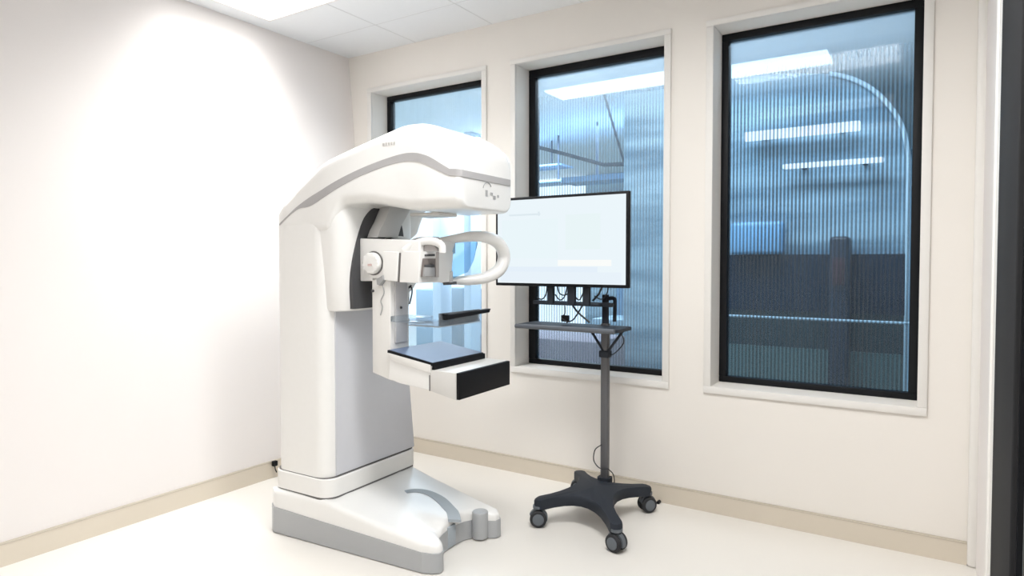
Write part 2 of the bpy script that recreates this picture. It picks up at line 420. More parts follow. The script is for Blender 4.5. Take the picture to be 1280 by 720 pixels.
# head: lofted from the column top to the nose
top_px = [(343.5, 287), (345, 275), (350, 260), (357, 248), (372, 229), (400, 201), (425, 188), (450, 176.5), (475, 165), (500, 154), (522, 151.5), (540, 155), (557, 164), (569, 173), (575, 184)]
tp = [onside(*q) for q in top_px]
tu = [q.x for q in tp]; tz = [q.z for q in tp]
def interp(xs, ys, x):
    if x <= xs[0]: return ys[0]
    for a, b, c, d in zip(xs, xs[1:], ys, ys[1:]):
        if a <= x <= b: return c+(d-c)*(x-a)/(b-a)
    return ys[-1]
def htop(u):
    return sum(interp(tu, tz, u+dd) for dd in (-.02, -.01, 0, .01, .02))/5 if u > .06 else interp(tu, tz, u)
UN = onside(576, 215).x
def hbot(u):
    if u < .36: return 1.37
    if u < .45: t = (u-.36)/.09; return 1.37 + .135*sin(t*pi/2)
    if u < .52: return 1.505
    if u < .78: t = (u-.52)/.26; return 1.505 - .037*t*t*(3-2*t)
    return 1.468
def section(u, z0, z1, h, r):
    r = min(r, (z1-z0)/2*.95, h*.9)
    return [(u, VC+y, z) for y, z in rrect(-h, z0, h, z1, r, 7)]
us = [.0, .006, .015, .03, .05, .08] + [.08+(UN-.03-.08)*i/40 for i in range(1, 41)]
rings = []
for u in us: rings.append(section(u, hbot(u), max(htop(u), hbot(u)+.02), hw(u), .05 if u > .1 else .03))
zt, zb, h0 = htop(UN-.03), hbot(1), hw(UN-.03)
for k in range(1, 7):
    a = k/6*pi/2; ins = .03*(1-cos(a))
    rings.append(section(UN-.03+.03*sin(a), zb+ins*.4, zt-ins*1.6-.012*k/6, h0-ins*.6, .05))
obj('head_shell', loft(rings), WHITE, mac, ang=50)
# gantry cover: rounded body in front of column carrying the rotation recess
rings = []
for z, d in ((1.035, .012), (1.039, .004), (1.05, 0), (1.2, 0), (1.36, 0), (1.44, 0), (1.53, .004), (1.56, .03)):
    s = (1.44-min(z, 1.44))/.4
    rings.append(rr3(.20, .036+.022*s+d, .430-.012*s-d, .55-.0*s-d, .075, z))
obj('gantry_cover', loft(rings), WHITE, mac)
UG = .431
# dark arched recess on the gantry front
ap = [onu(*q, UG) for q in ((441.5, 384), (440, 360), (440.5, 334), (445, 305), (453, 277), (462, 264), (472, 257.5), (484, 255))]
vt = ap[-1].y; zt_ = ap[-1].z; zb_ = 1.047
left = spline([(p_.y, p_.z, 0) for p_ in ap], 4)
vl = ap[1].y
arch = [(q.x, q.y) for q in left]; 
arch[0] = (arch[0][0], zb_)
vr = .445
for k in range(1, 13):
    a = pi/2*k/12; arch.append((vt+(vr-vt)*sin(a), zt_-(.19)*(1-cos(a))))
arch.append((vr, zb_))
obj('rotation_recess', prism(arch, UG-.03, UG+.003, axis='u'), DARKG, mac)
# light grey rotating hub ring, curved shell leading to the C-arm
cv, cz, rad = .395, 1.235, .20
bm = bmesh.new()
obj('rotation_hub', cyl((UG, cv-.03, cz), (UG+.05, cv-.03, cz), .14, 48, bev=.015), WHITE2, mac)
hp = [onu(*q, .50) for q in ((472, 297), (475, 288), (481, 276), (489, 257), (517, 257), (510, 269), (502, 283), (498, 297))]
obj('arm_shell', prism([(q.y, q.z) for q in hp], .434, .50, bev=.006, axis='u'), mat('light_grey_shell', (206, 205, 203), .45), mac)

# accent stripe on the near flank and round the nose
up_px = [(349, 281.5), (360, 269.5), (371, 259), (387, 247), (403, 237), (431, 220.5), (459, 207.5), (487, 197), (505, 192), (518, 191), (529, 193), (539, 197), (552, 205), (562, 211)]
lo_px = [(350, 282), (361, 270.5), (373, 261), (387, 258), (403, 248), (431, 230), (459, 216.5), (487, 206), (505, 202), (518, 201.5), (529, 204), (539, 208.5), (552, 215), (562, 219.5)]
ua = [onside(*q) for q in up_px]; la = [onside(*q) for q in lo_px]
ua = spline(ua, 5); la = spline(la, 5); rings = []
for a, b in zip(ua, la):
    v1 = VC-hw(a.x); o_ = .0025
    rings.append([(a.x, v1-o_, a.z), (b.x, v1-o_, b.z), (b.x, v1+.02, b.z), (a.x, v1+.02, a.z)])
ZS1, ZS0 = ua[-1].z, la[-1].z
# round the near nose corner then across the nose
hN = h0-.0
un0 = ua[-1].x
for k in range(1, 11):
    a = pi/2*k/10; uu = un0 + (UN+.0035-un0)*sin(a); vv = VC-hw(un0) - .0025 + (.020)*(1-cos(a))
    rings.append([(uu, vv, ZS1-.0006*k), (uu, vv, ZS0-.0006*k), (uu-.02*sin(a), vv+.02, ZS0-.0006*k), (uu-.02*sin(a), vv+.02, ZS1-.0006*k)])
zs1, zs0 = ZS1-.006, ZS0-.006
for vv in (VC-.1, VC, VC+.1, VC+h0-.022): rings.append([(UN+.0035, vv, zs1), (UN+.0035, vv, zs0), (UN-.015, vv, zs0), (UN-.015, vv, zs1)])
obj('accent_stripe', loft(rings), mat('stripe_grey', (172, 170, 170), .5), mac)
# faint maker emblem on the flank, and mark on the nose
bm = bmesh.new()
for k, (a, b) in enumerate(((478.5, 481), (482, 484.5), (485.5, 487.5), (488.5, 491), (492, 494))):
    p0 = onside(a, 182.6-k*.45); p1 = onside(b, 179-k*.45)
    box(bm, (p0.x, p0.y-.0015, p0.z), (p1.x, p0.y+.003, p1.z))
obj('flank_emblem', bm, mat('emblem_grey', (200, 198, 194), .5), mac, False)
bm = bmesh.new()
arc = [onu(609+5*cos(a)*1.0, 236-8*sin(a), UN+.002) for a in [pi*.95-k*pi/10*.95 for k in range(10)]]
tube(arc, .0016, 6, bm)
for a in ((607, 238, 609.5, 245), (613, 241, 616, 243.5), (616.5, 245, 619.5, 249), (622, 244, 623.5, 247)):
    p0 = onu(a[0], a[3], UN+.002); p1 = onu(a[2], a[1], UN+.002); box(bm, (UN-.004, p0.y, p0.z), (UN+.0025, p1.y, p1.z))
obj('nose_emblem', bm, MIDG, mac, False)
# small round button on lower flank seam
# C-arm bracket plate + knob
VA = .150
def quad(px4, v): return [onv(x, y, v) for x, y in px4]
def vprism(px, v, v2, bev=.006, m=WHITE, name='part', seg=3):
    P = quad(px, v); bm = prism([(q.x, q.z) for q in P], v, v2, bev=bev, axis='v', seg=seg); return obj(name, bm, m, mac)
arm_out = [(447, 300), (450, 297.8), (524, 300), (524, 316), (500, 320), (500, 351), (449, 351.5), (445, 345), (443.5, 330)]
vprism(arm_out, VA, VA+.26, .006, WHITE, 'arm_bracket')
k0 = onv(467.5, 329, VA); r_ = .047
obj('pivot_knob', cyl((k0.x, VA-.026, k0.z), (k0.x, VA+.01, k0.z), r_, 36, bev=.008), WHITE, mac)
kp = bpy.data.objects['pivot_knob']
obj('knob_gap', cyl((k0.x, VA-.004, k0.z), (k0.x, VA+.008, k0.z), r_+.006, 36), SEAM, kp)
obj('knob_mark', B((k0.x-.012, VA-.0275, k0.z-.012), (k0.x+.012, VA-.025, k0.z-.003), .003), PINK, kp)
# tube head boxes
vS0 = VA+.15
vprism([(479, 314), (498, 315), (496, 352), (477, 350)], VA-.012, vS0, .004, WHITE, 'arm_box')
vprism([(496.5, 316), (501.5, 316), (499.5, 353), (495, 352)], VA-.008, VA+.2, .002, SEAM, 'arm_box_gap')
uS = onv(524.5, 330, VA-.012).x
vS = onu(566, 330, uS).y
vprism([(501, 314), (525.5, 314), (522.5, 354), (499, 353)], VA-.012, vS, .004, WHITE, 'arm_box')
def onfront(px, m, name, d0=-.004, d1=.002, bev=.001):
    P = [onu(x, y, uS) for x, y in px]; return obj(name, prism([(q.y, q.z) for q in P], uS+d0, uS+d1, bev=bev, axis='u'), m, mac)
onfront([(528, 317), (544, 316.5), (544, 345.5), (526.5, 346)], mat('recess_taupe', (122, 114, 110), .6), 'arm_recess', d1=.0015)
onfront([(544, 315), (547.5, 315), (547.5, 346.5), (544, 346.5)], mat('recess_lip', (176, 170, 166), .6), 'recess_lip', d1=.006)
onfront([(529, 334), (541, 334.5), (541, 345.5), (528, 345.5)], MIDG, 'recess_block', d1=.012)
onfront([(530, 331), (541, 330.5), (541, 334), (530, 334)], DARKG, 'recess_block', d1=.010)
onfront([(530, 318), (542, 317.5), (542, 320), (530, 320.5)], DARKG, 'recess_block', d1=.008)
# clamp lever under the knob
vprism([(470, 349), (478, 344), (479, 350), (474, 357), (471, 356)], VA-.02, VA+.02, .003, MIDG, 'clamp_lever')
# top curved cable hose
hose = spline([onv(497, 311, VA+.02), onv(506, 305, VA+.02), onv(520, 299, VA+.04), onv(535, 297.5, VA+.06), onv(549, 298, VA+.08)], 6)
obj('hose', tube(hose, .006, 8), MIDG, mac)
hose = spline([onv(505, 314, VA), onv(515, 307, VA+.01), onv(530, 301.5, VA+.02), onv(543, 302, VA+.03), onv(552, 307, VA+.03), onv(553, 316, VA+.03)], 6)
obj('curved_guard', tube(hose, .012, 10, sy=1.4), WHITE, mac)
vprism([(503, 313), (512, 307), (526, 303.5), (541, 305), (548, 314)], VA+.03, VA+.06, .002, mat('guard_shadow_plate', (165, 160, 158), .6), 'guard_shade_plate')  # grey plate added to stand for the shading behind the curved guard

# vertical arm
P = [(463, 345), (488, 349), (488.5, 476), (467, 466)]
Q = quad(P, VA)
uF = (Q[1].x+Q[2].x)/2; uB = (Q[0].x+Q[3].x)/2
zT = 1.19; zbF = Q[2].z; zbB = Q[3].z
VR = onu(511.5, 420, uF).y
bm = prism([(uB, zT), (uF, zT), (uF, zbF), (uB, zbB)], VA, VR, bev=.006, axis='v')
obj('vertical_arm', bm, WHITE2, mac)
obj('arm_rail', B((uF-.003, VA+.025, .9), (uF+.008, VR-.02, 1.17), .003), mat('rail_grey', (196, 194, 194), .5), mac)
# indicator and tiny details on the arm
q = onv(466.5, 363.5, VA); obj('lock_pin', cyl((q.x, VA-.008, q.z), (q.x, VA+.003, q.z), .0065, 14), DARKG, mac)
q = onu(501, 384.5, uF+.009); obj('lock_pin', cyl((uF+.006, q.y, q.z), (uF+.014, q.y, q.z), .005, 14), DARKG, mac)
obj('arm_cord', tube(spline([onv(478, 356, VA-.004), onv(480, 366, VA-.004), onv(476, 376, VA-.004), onv(478, 384, VA-.004), onv(475.5, 394, VA-.004)], 6), .0022, 6), MIDG, mac)
# cable loop from the tube box to the paddle
vk = VR+.01
obj('paddle_cable', tube(spline([onv(514, 357, vk), onv(509.5, 362, vk), onv(510, 378, vk), onv(508.5, 390, vk), onv(509.5, 398, vk), onv(513, 402, vk-.02)], 6), .0042, 8), CABLE, mac)
obj('paddle_cable', tube(spline([onv(509, 361, vk), onv(514, 359, vk), onv(515, 366, vk), onv(512, 380, vk)], 6), .0032, 8), CABLE, mac)
# detector: body, plate, front block
VDN = .135
def face_uz(px, v): return [(onv(x, y, v).x, onv(x, y, v).z) for x, y in px]
body = face_uz([(487, 443), (538, 458), (538, 488.5), (500, 480), (485, 474)], VDN)
obj('detector_body', prism(body, VDN, VDN+.30, bev=.008, axis='v'), WHITE, mac)
cov = face_uz([(486, 441), (538.5, 456), (537.5, 466), (500, 455), (487, 449)], VDN-.006)
obj('detector_side_cover', prism(cov, VDN-.008, VDN+.02, bev=.004, axis='v'), WHITE2, mac)
p1 = onv(484, 437.5, VDN-.006); p2 = onv(540.5, 454.5, VDN-.006)
p3 = onu(604.5, 441.5, p2.x); 
th_ = .012
p4 = Vector((p1.x, p3.y+.0, p1.z)); 
p3.z = p2.z
top4 = [p1, p2, p3, p4]
bm = hexa(bmesh.new(), top4 + [q-Vector((0, 0, th_)) for q in top4], .002, 2)
obj('detector_plate_rim', bm, BLKP, mac)
cen = sum(top4, Vector())/4
ins = [cen+(q-cen)*.955+Vector((0, 0, .0015)) for q in top4]
bm = hexa(bmesh.new(), ins + [q-Vector((0, 0, .004)) for q in ins])
obj('detector_plate', bm, PLATE, mac, False)
fb = face_uz([(537, 464.5), (569.5, 466.5), (570.5, 501), (537, 489)], VDN)
uBk, uFr = fb[0][0], fb[1][0]
vF = onu(634.5, 466, uFr).y
ztp = fb[1][1]
obj('detector_seam', prism([(uBk-.002, ztp-.02), (uBk+.002, ztp-.02), (uBk+.002, fb[3][1]+.001), (uBk-.002, fb[3][1]+.001)], VDN-.0015, VDN+.01, axis='v'), SEAM, mac)
obj('detector_front_block', prism([(uBk, ztp+.003), (uFr, ztp), (uFr, fb[2][1]), (uBk, fb[3][1])], VDN, vF, bev=.006, axis='v'), mat('block_grey_white', (206, 204, 200), .4), mac)
obj('detector_bumper', B((uFr-.004, VDN+.006, fb[2][1]+.002), (uFr+.014, vF-.002, ztp-.001), .003), BLKP, mac)
# black riser under plate front
q = p2
obj('plate_riser', B((q.x-.03, VDN+.004, ztp-.004), (q.x+.003, p3.y+.01, p2.z-.004), .003), BLKP, mac)
# compression paddle: clear tray with lip and black clip
VP = .20
a_ = onv(511, 400, VP); b_ = onv(548.5, 409, VP); zz = (a_.z+b_.z)/2
a_ = Vector((onz(511, 400, zz).x, onz(548.5, 409, zz).y, zz)); b_ = onz(548.5, 409, zz); c_ = onz(608, 402, zz)
u0, u1, v0, v1 = onv(511, 401, b_.y).x, b_.x, b_.y, b_.y+.30
bm = bmesh.new()
box(bm, (u0, v0, zz), (u1, v1, zz+.003)); box(bm, (u0, v0, zz+.003), (u1, v0+.003, zz+.03)); box(bm, (u1-.003, v0+.003, zz+.003), (u1, v1, zz+.055))
pd = obj('compression_paddle', bm, CLEAR, mac, False)
obj('paddle_rim', tube([(u0, v0, zz), (u1, v0, zz), (u1, v1, zz)], .0022, 6), mat('paddle_edge', (140, 146, 152), .3), mac)
c0 = onu(553, 393, u1); c1 = onu(611, 390.5, u1)
zc = (c0.z+c1.z)/2
obj('paddle_clip', prism([(c0.y, zc+.010), (c0.y+.012, zc+.010), (c0.y+.04, zc+.004), (c1.y, zc+.010), (c1.y-.012, zc-.006), (c0.y+.008, zc-.016)], u1-.016, u1+.012, bev=.002, axis='u'), BLKP, mac)
obj('paddle_mount', B((uF, v0+.04, zz+.004), (u0+.02, v0+.14, zz+.03), .004), CLEAR, mac)
# patient handle: a flattened loop reaching forward
uh = .86
def onh(px, py, u): return onu(px, py, u)
hl = [onu(540, 303, .70), onu(565, 299, .76), onu(590, 295.5, .84), onu(610, 297, .88), onu(624, 305, .90), onu(630, 320, .90), onu(625, 336, .89), onu(610, 346, .86), onu(590, 350, .81), onu(570, 350.5, .76), onu(550, 350, .71)]
hs = spline(hl, 6); n = len(hs)
obj('patient_handle', tube(hs, [.012+.019*sin(pi*min(1, i/(n-1)*1.0))**.7 for i in range(n)], 14, sx=1.0, sy=.95), WHITE, mac)
fs = [onu(570, 301, .78), onu(597, 298, .84), onu(597, 305, .85), onu(592, 326, .85), onu(585, 340, .82), onu(566, 348, .77), onu(560, 330, .76)]
bm = bmesh.new(); f = bm.faces.new([bm.verts.new(q) for q in fs]); e = bmesh.ops.solidify(bm, geom=[f], thickness=.003)
obj('face_shield', bm, SHIELD, mac, False)
vprism([(553, 353), (564, 352), (564.5, 356), (554, 356.5)], VA+.12, VA+.16, .002, DARKG, 'shield_clip')
vprism([(562, 340), (563.6, 339), (563.6, 353), (561.5, 353)], VA+.10, VA+.115, .0006, MIDG, 'shield_clip')
# light bar beneath head
obj('collimator_lens', B((.62, VC-.07, 1.455), (.78, VC+.07, 1.47), .006), WHITE2, mac)

# ------------------------------------------------------------------ MONITOR CART
PY = -.25
pb = hit(756, 608, (0, 1, 0), PY); PX = pb.x
cart = thing('monitor_cart', 'rolling dark grey cart carrying a wide glowing flat monitor, beside the machine', 'monitor cart', (PX, -.40, 0))
O = Vector((PX, -.40, 0))
def W2(p): return Vector(p)-O
def cy(px, py, y): return W2(hit(px, py, (0, 1, 0), y))
wheels = [Vector((1.905, -.615, 0))-O, Vector((2.325, -.665, 0))-O, Vector((2.275, -.165, 0))-O, Vector((1.875, -.125, 0))-O]
tipz = .112
# base plate: four arms with concave sides
def star(scale, cw):
    out = []; cs = (sum((w for w in wheels), Vector())/4)
    for i in range(4):
        a, b = wheels[i], wheels[(i+1) % 4]
        da = (a-cs); db = (b-cs)
        pa = Vector((-da.y, da.x, 0)).normalized(); pbv = Vector((-db.y, db.x, 0)).normalized()
        # tip end cap
        for k in (-1, -.5, 0, .5, 1):
            out.append(cs + da*scale + pa*(cw*k) + da.normalized()*(cw*.7*sqrt(max(0, 1-k*k))))
        m_ = (a+b)/2; inner = cs + (m_-cs)*.42
        p0 = cs+da*scale+pa*cw; p3 = cs+db*scale-pbv*cw
        for t in [j/9 for j in range(1, 9)]:
            q = (p0*(1-t)**2 + (cs+(m_-cs)*.02)*2*t*(1-t) + p3*t*t); out.append(q)
    return out, cs
s1, cs = star(1.0, .028)
wh = lambda p, s: s
rings = []
def zdrop(p): r = (Vector((p.x, p.y, 0))-cs).length; return .030*max(0, (r-.08)/.25)
for f_, z in ((.97, .092), (1.0, .097), (1.0, .128), (.985, .138), (.955, .142)):
    rings.append([(cs.x+(p.x-cs.x)*f_, cs.y+(p.y-cs.y)*f_, z + .012 - zdrop(p)*.8) for p in s1])
bm = loft(rings, caps=False)
# caps as fans to centre for clean shading
bm.verts.ensure_lookup_table(); n = len(s1)
ring_v = [v for v in bm.verts]
for base_i, zc_ in ((0, .104), (len(rings)-1, .162)):
    c = bm.verts.new((cs.x, cs.y, zc_))
    for i in range(n): bm.faces.new((ring_v[base_i*n+i], ring_v[base_i*n+(i+1) % n], c))
obj('cart_base', bm, CARTM, cart, ang=40)
for w, rz in zip(wheels, (.5, -.25, .9, .1)):
    def rot(x, y, z): return Vector((w.x + x*cos(rz)-y*sin(rz), w.y + x*sin(rz)+y*cos(rz), z))
    ca = bpy.data.objects.new('castor', None); 
    bm = bmesh.new()
    # hood: half disc cover over twin wheels
    prof = [(.0+.044*cos(a), .042+.044*sin(a)) for a in [radians(k) for k in range(-20, 171, 12)]]
    poly = prof + [(-.02, .03), (.01, .02)]
    lo_ = [bm.verts.new(rot(x, -.010, z)) for x, z in poly]; hi_ = [bm.verts.new(rot(x, .010, z)) for x, z in poly]
    bm.faces.new(lo_); bm.faces.new(hi_)
    for i in range(len(poly)): bm.faces.new((lo_[i], lo_[(i+1) % len(poly)], hi_[(i+1) % len(poly)], hi_[i]))
    cyl(rot(0, 0, .075), rot(0, 0, .122), .013, 16, bm)
    cyl(rot(0, 0, .088), rot(0, 0, .100), .026, 20, bm)
    hood = obj('castor', bm, WHEELM, cart)
    for s in (-1, 1):
        obj('wheel', cyl(rot(0, s*.012, .0405), rot(0, s*.031, .0405), .04, 28, bev=.006), RUB, hood)
        obj('wheel_cap', cyl(rot(0, s*.030, .0405), rot(0, s*.034, .0405), .027, 24, bev=.0015), WHEELM, hood)
# pole
zt_p = hit(757, 372, (0, 1, 0), PY).z
def pl_(z, r): return [(z, r)]
obj('pole', loft([[(x, y, z) for x, y in rrect(-.021, .15-.016, .021, .15+.016, .010, 4)] for z in (.145, zt_p-.13)]), POLEM, cart)
obj('pole_collar', loft([[(x, y, z) for x, y in rrect(-.034, .15-.028, .034, .15+.028, .014, 4)] for z in (.140, .165)]), CARTM, cart)
obj('upper_pole', loft([[(x, y, z) for x, y in rrect(-.015, .15-.013, .015, .15+.013, .006, 4)] for z in (zt_p-.14, zt_p+.015)]), CARTM, cart)
# second loop upright beside
q0 = cy(760, 376, PY); q1 = cy(768, 376, PY); q2 = cy(768, 402, PY)
obj('side_bracket', tube(spline([q0+Vector((0, 0, .012)), q1+Vector((-.004, 0, .012)), q1+Vector((.003, 0, -.006)), q2], 5), .010, 8), CARTM, cart)
# horizontal cross bar
xa = cy(668, 377, -.30); xb = cy(768, 382, -.30)
obj('cross_bar', B((xa.x, .085, xb.z-.008), (xb.x-.01, .125, xb.z+.012), .004), CARTM, cart)
# keyboard tray
ya = -.38
ta = cy(659, 405, -.30); tb = cy(784, 409, -.30); tz_ = (ta.z+tb.z)/2
bm = prism(rrect(ta.x, -.03, tb.x, .18, .03, 5), tz_-.014, tz_+.004, bev=.005); obj('tray', bm, CARTM, cart)
obj('tray_edge', tube([(ta.x+.01, -.03, tz_-.005), (tb.x-.01, -.03, tz_-.005)], .012, 10), mat('tray_edge_grey', (84, 88, 94), .4), cart)
# V braces
vb = cy(758, 443, PY+.0)
for px in (738, 780):
    t0 = cy(px, 412, PY-.02)
    obj('brace', tube([t0, (vb.x, .15-.01, vb.z)], .007, 8), CARTM, cart)
obj('brace_clamp', B((-.026, .15-.024, vb.z-.015), (.026, .15+.024, vb.z+.02), .005), CARTM, cart)
# monitor
MY = -.39; mo = MY+.40
TL = cy(619.5, 245, MY); BR = cy(785.5, 360.5, MY); TR = cy(785.5, 238, MY)
x0, x1, z0, z1 = TL.x, BR.x, BR.z, TR.z
bm = B((x0, mo, z0), (x1, mo+.028, z1), .004, 2)
mon = obj('monitor', bm, BLKP, cart)
bm = B((x0+.12, mo+.028, z0+.06), (x1-.12, mo+.05, z1-.06), .01); obj('monitor_back', bm, BLKP, mon)
bz = .014
SCR = emit('screen_glow', (236, 246, 251), .83)
scr = obj('screen', B((x0+bz, mo-.0012, z0+bz*1.1), (x1-bz, mo+.002, z1-bz)), SCR, mon, False)
def uirect(a, b, c, d, rgb, s=1.0, name='screen_panel'):
    """fractions of the screen from left/top"""
    X0, X1 = x0+bz, x1-bz; Z0, Z1 = z0+bz, z1-bz
    obj(name, B((X0+(X1-X0)*a, mo-.0022, Z1-(Z1-Z0)*d), (X0+(X1-X0)*c, mo-.0013, Z1-(Z1-Z0)*b)), emit('ui', rgb, s*.83), mon, False)
uirect(.10, .17, .36, .19, (222, 234, 240)); uirect(.34, .15, .355, .2, (222, 234, 240))
uirect(.03, .86, .97, .985, (232, 242, 250)); uirect(.03, .80, .80, .86, (229, 240, 250))
uirect(.50, .72, .90, .79, (250, 252, 250)); uirect(.56, .2, .82, .6, (233, 245, 247)); uirect(.04, .24, .5, .7, (234, 246, 250))
# mount struts below monitor
for a, b in ((685, 692), (710, 719), (729, 737)):
    p0 = cy(a, 378, -.35); p1 = cy(b, 378, -.35)
    obj('mount_strut', B((p0.x, mo+.03, xb.z), (p1.x, mo+.055, z0+.09), .003), CARTM, cart)
obj('mount_plate', B((xa.x+.03, mo+.045, xb.z-.004), (xb.x-.06, .09, xb.z+.008), .002), CARTM, cart)
# cables behind
def cable(name, pts, y, r=.0035, m=CABLE): return obj(name, tube(spline([cy(a, b, yy) for (a, b), yy in zip(pts, y if isinstance(y, (list, tuple)) else [y]*len(pts))], 6), r, 6), m, cart)
cable('cable', [(671, 372), (677, 374), (682, 369), (684, 358)], -.30)
cable('cable', [(694, 368), (700, 375), (706, 370), (709, 358)], -.31)
cable('cable', [(697, 358), (699, 366), (705, 369), (712, 366)], -.31)
cable('cable', [(720, 358), (718, 368), (724, 375), (729, 366)], -.31)
cable('cable', [(741, 376), (748, 368), (752, 360), (757, 354)], -.32, .005)
cable('cable', [(743, 370), (752, 374), (759, 366), (760, 356)], -.32, .003)
cable('cable', [(716, 382), (722, 390), (731, 398), (737, 403)], -.31, .005)
cable('cable', [(728, 382), (722, 392), (716, 400), (708, 403)], -.31, .004)
cable('cable', [(706, 382), (706, 392), (702, 397), (709, 402)], -.31, .003)
obj('cable_box', B(tuple(cy(701, 402, -.31)), tuple(cy(712, 394, -.29)), .003), BLKP, cart)
cable('cable', [(770, 412), (778, 420), (779, 430), (768, 442), (763, 443)], -.26, .003)
cable('cable', [(752, 556), (744, 562), (742, 574), (746, 582), (752, 586), (760, 586)], [-.27, -.27, -.27, -.28, -.28, -.27], .0028)
cable('cable', [(760, 586), (766, 592), (768, 600), (767, 608)], [-.27, -.25, -.2, -.18], .0028)

# small plug items
q = hit(341, 578, (1, 0, 0), .32)
t = obj('power_plug', B((-.012, -.014, -.015), (.012, .014, .015), .004), BLKP)
qq = hit(342.5, 579, (1, 0, 0), BX+.02); t.location = (qq.x+.006, qq.y, qq.z)
tag(t, 'small black power plug on the left baseboard behind the machine', 'plug')
bm = tube(spline([(0, 0, -.012), (.0, .004, -.035), (.002, .012, -.055)], 5), .004, 6); obj('plug_cord', bm, CABLE, t)
qq = hit(823, 628, (0, 1, 0), -.03)
t = obj('door_stop', cyl((0, 0, 0), (0, .03, 0), .009, 16, bev=.002), BLKP); t.location = (qq.x, -.042, qq.z)
tag(t, 'tiny black bumper low on the back wall baseboard beside the cart wheel', 'bumper')
# cord hanging to the floor behind the cart
p0 = hit(772, 602, (0, 1, 0), -.03); p1 = hit(775, 610, (0, 1, 0), -.05)

# ------------------------------------------------------------------ BEYOND THE WINDOWS
HALLF = mat('hall_floor', (98, 116, 112), .25, noise=.15, nscale=1.5)
HALLC = mat('hall_ceiling', (236, 239, 243), .8)
HALLW = mat('hall_blue_wall', (112, 142, 166), .6, noise=.1, nscale=1.2)
nt = HALLW.node_tree            # soft horizontal streaks across the blue panels
for n_ in list(nt.nodes):
    if n_.type == 'TEX_NOISE':
        mp_ = nt.nodes.new('ShaderNodeMapping'); mp_.inputs['Scale'].default_value = (.35, .35, 3.2)
        nt.links.new(nt.nodes['Texture Coordinate'].outputs['Object'], mp_.inputs[0]); nt.links.new(mp_.outputs[0], n_.inputs['Vector'])
        n_.inputs['Scale'].default_value = 1.6; n_.inputs['Detail'].default_value = 5
    if n_.type == 'MIX':
        rp = nt.nodes.new('ShaderNodeMapRange'); rp.inputs[1].default_value = .35; rp.inputs[2].default_value = .65
        src = n_.inputs[0].links[0].from_socket; nt.links.new(src, rp.inputs[0]); nt.links.new(rp.outputs[0], n_.inputs[0])
        n_.inputs[6].default_value = (*lin((88, 118, 138)), 1); n_.inputs[7].default_value = (*lin((162, 188, 202)), 1)
NAVY = mat('navy_panel', (26, 42, 60), .3, noise=.15, nscale=2)
STEEL = mat('painted_steel', (56, 70, 88), .8, spec=.2)
PALE = mat('pale_edge', (184, 204, 216), .4)
HW = mat('hall_pale_wall', (190, 206, 222), .6)
struct('floor_outer_hall', B((-9, .2, -.3), (4.6, 9, -.2)), HALLF)
struct('ceiling_outer_hall', B((-9, .2, 3.05), (4.6, 9, 3.15)), HALLC)
struct('wall_outer_right', B((4.4, .2, -.2), (4.5, 9, 3.05)), HALLW)
struct('wall_outer_back', B((-2.5, 8.9, -.2), (4.4, 9, 3.05)), HALLW)
# arched blue partition seen through the right window
AY = 2.2
def aw(px, py, y=AY): return hit(px, py, (0, 1, 0), y)
pts = [aw(905, 100), aw(960, 93), aw(1020, 92), aw(1058, 97), aw(1090, 112), aw(1115, 137), aw(1130, 165), aw(1136, 200)]
rim = spline([(q.x, q.z, 0) for q in pts], 5); xr = rim[-1].x
poly = [(q.x, q.y) for q in rim] + [(xr+.01, -.2), (1.15, -.2), (1.15, rim[0].y)]
obj_p = thing('arched_partition', 'blue arch-topped partition seen through the right window', 'partition', (2.4, AY, -.2))
OO = Vector((2.4, AY, -.2))
zb1, zb2 = aw(1020, 305).z, aw(1020, 398).z
def clip_poly(lo, hi):
    # rectangle pieces below the arch
    return [(1.62, lo), (xr+.01, lo), (xr+.01, hi), (1.62, hi)]
def ap_(poly, y0, y1, name, m): 
    bm = prism([(a-OO.x, b-OO.z) for a, b in poly], y0, y1, axis='v'); return obj(name, bm, m, obj_p, False)
ap_(poly, 0, .1, 'partition_panel', HALLW)
ap_(clip_poly(aw(1020, 390).z, aw(1020, 318).z), -.03, -.001, 'partition_band', NAVY)
ap_(clip_poly(aw(1020, 436).z, aw(1020, 390).z-.001), -.02, -.001, 'partition_foot', mat('dark_teal_panel', (44, 60, 66), .4, noise=.1, nscale=2))
ap_(clip_poly(-.2, aw(1020, 436).z-.001), -.02, -.001, 'partition_foot', mat('teal_panel', (92, 112, 112), .4, noise=.1, nscale=2))
rimp = [Vector((q.x-OO.x, -.02, q.y-OO.z)) for q in rim][12:] + [Vector((xr+.01-OO.x, -.02, 0))]
obj('partition_rim', tube(rimp, .018, 8), PALE, obj_p)
for (pa, pb_, h_) in (((930, 171), (1075, 156), .035), ((978, 207), (1105, 200), .018)):
    a = aw(*pa, AY-.15); b = aw(*pb_, AY-.15); z = (a.z+b.z)/2
    t = thing('glow_bar', 'long thin glowing bar across the blue partition, %s of the two' % ('upper thicker' if h_ > .03 else 'lower thinner'), 'lamp', (a.x, AY-.15, z))
    obj('bar_tube', B((0, 0, -h_), (b.x-a.x, .05, h_), .01), emit('cool_tube', (235, 245, 255), 2.2), t)  # plain emissive bar set in front of the partition
    for xx in (.12, (b.x-a.x)-.14): obj('bar_bracket', B((xx, .05, -.015), (xx+.03, .149, .015)), STEEL, t, False)
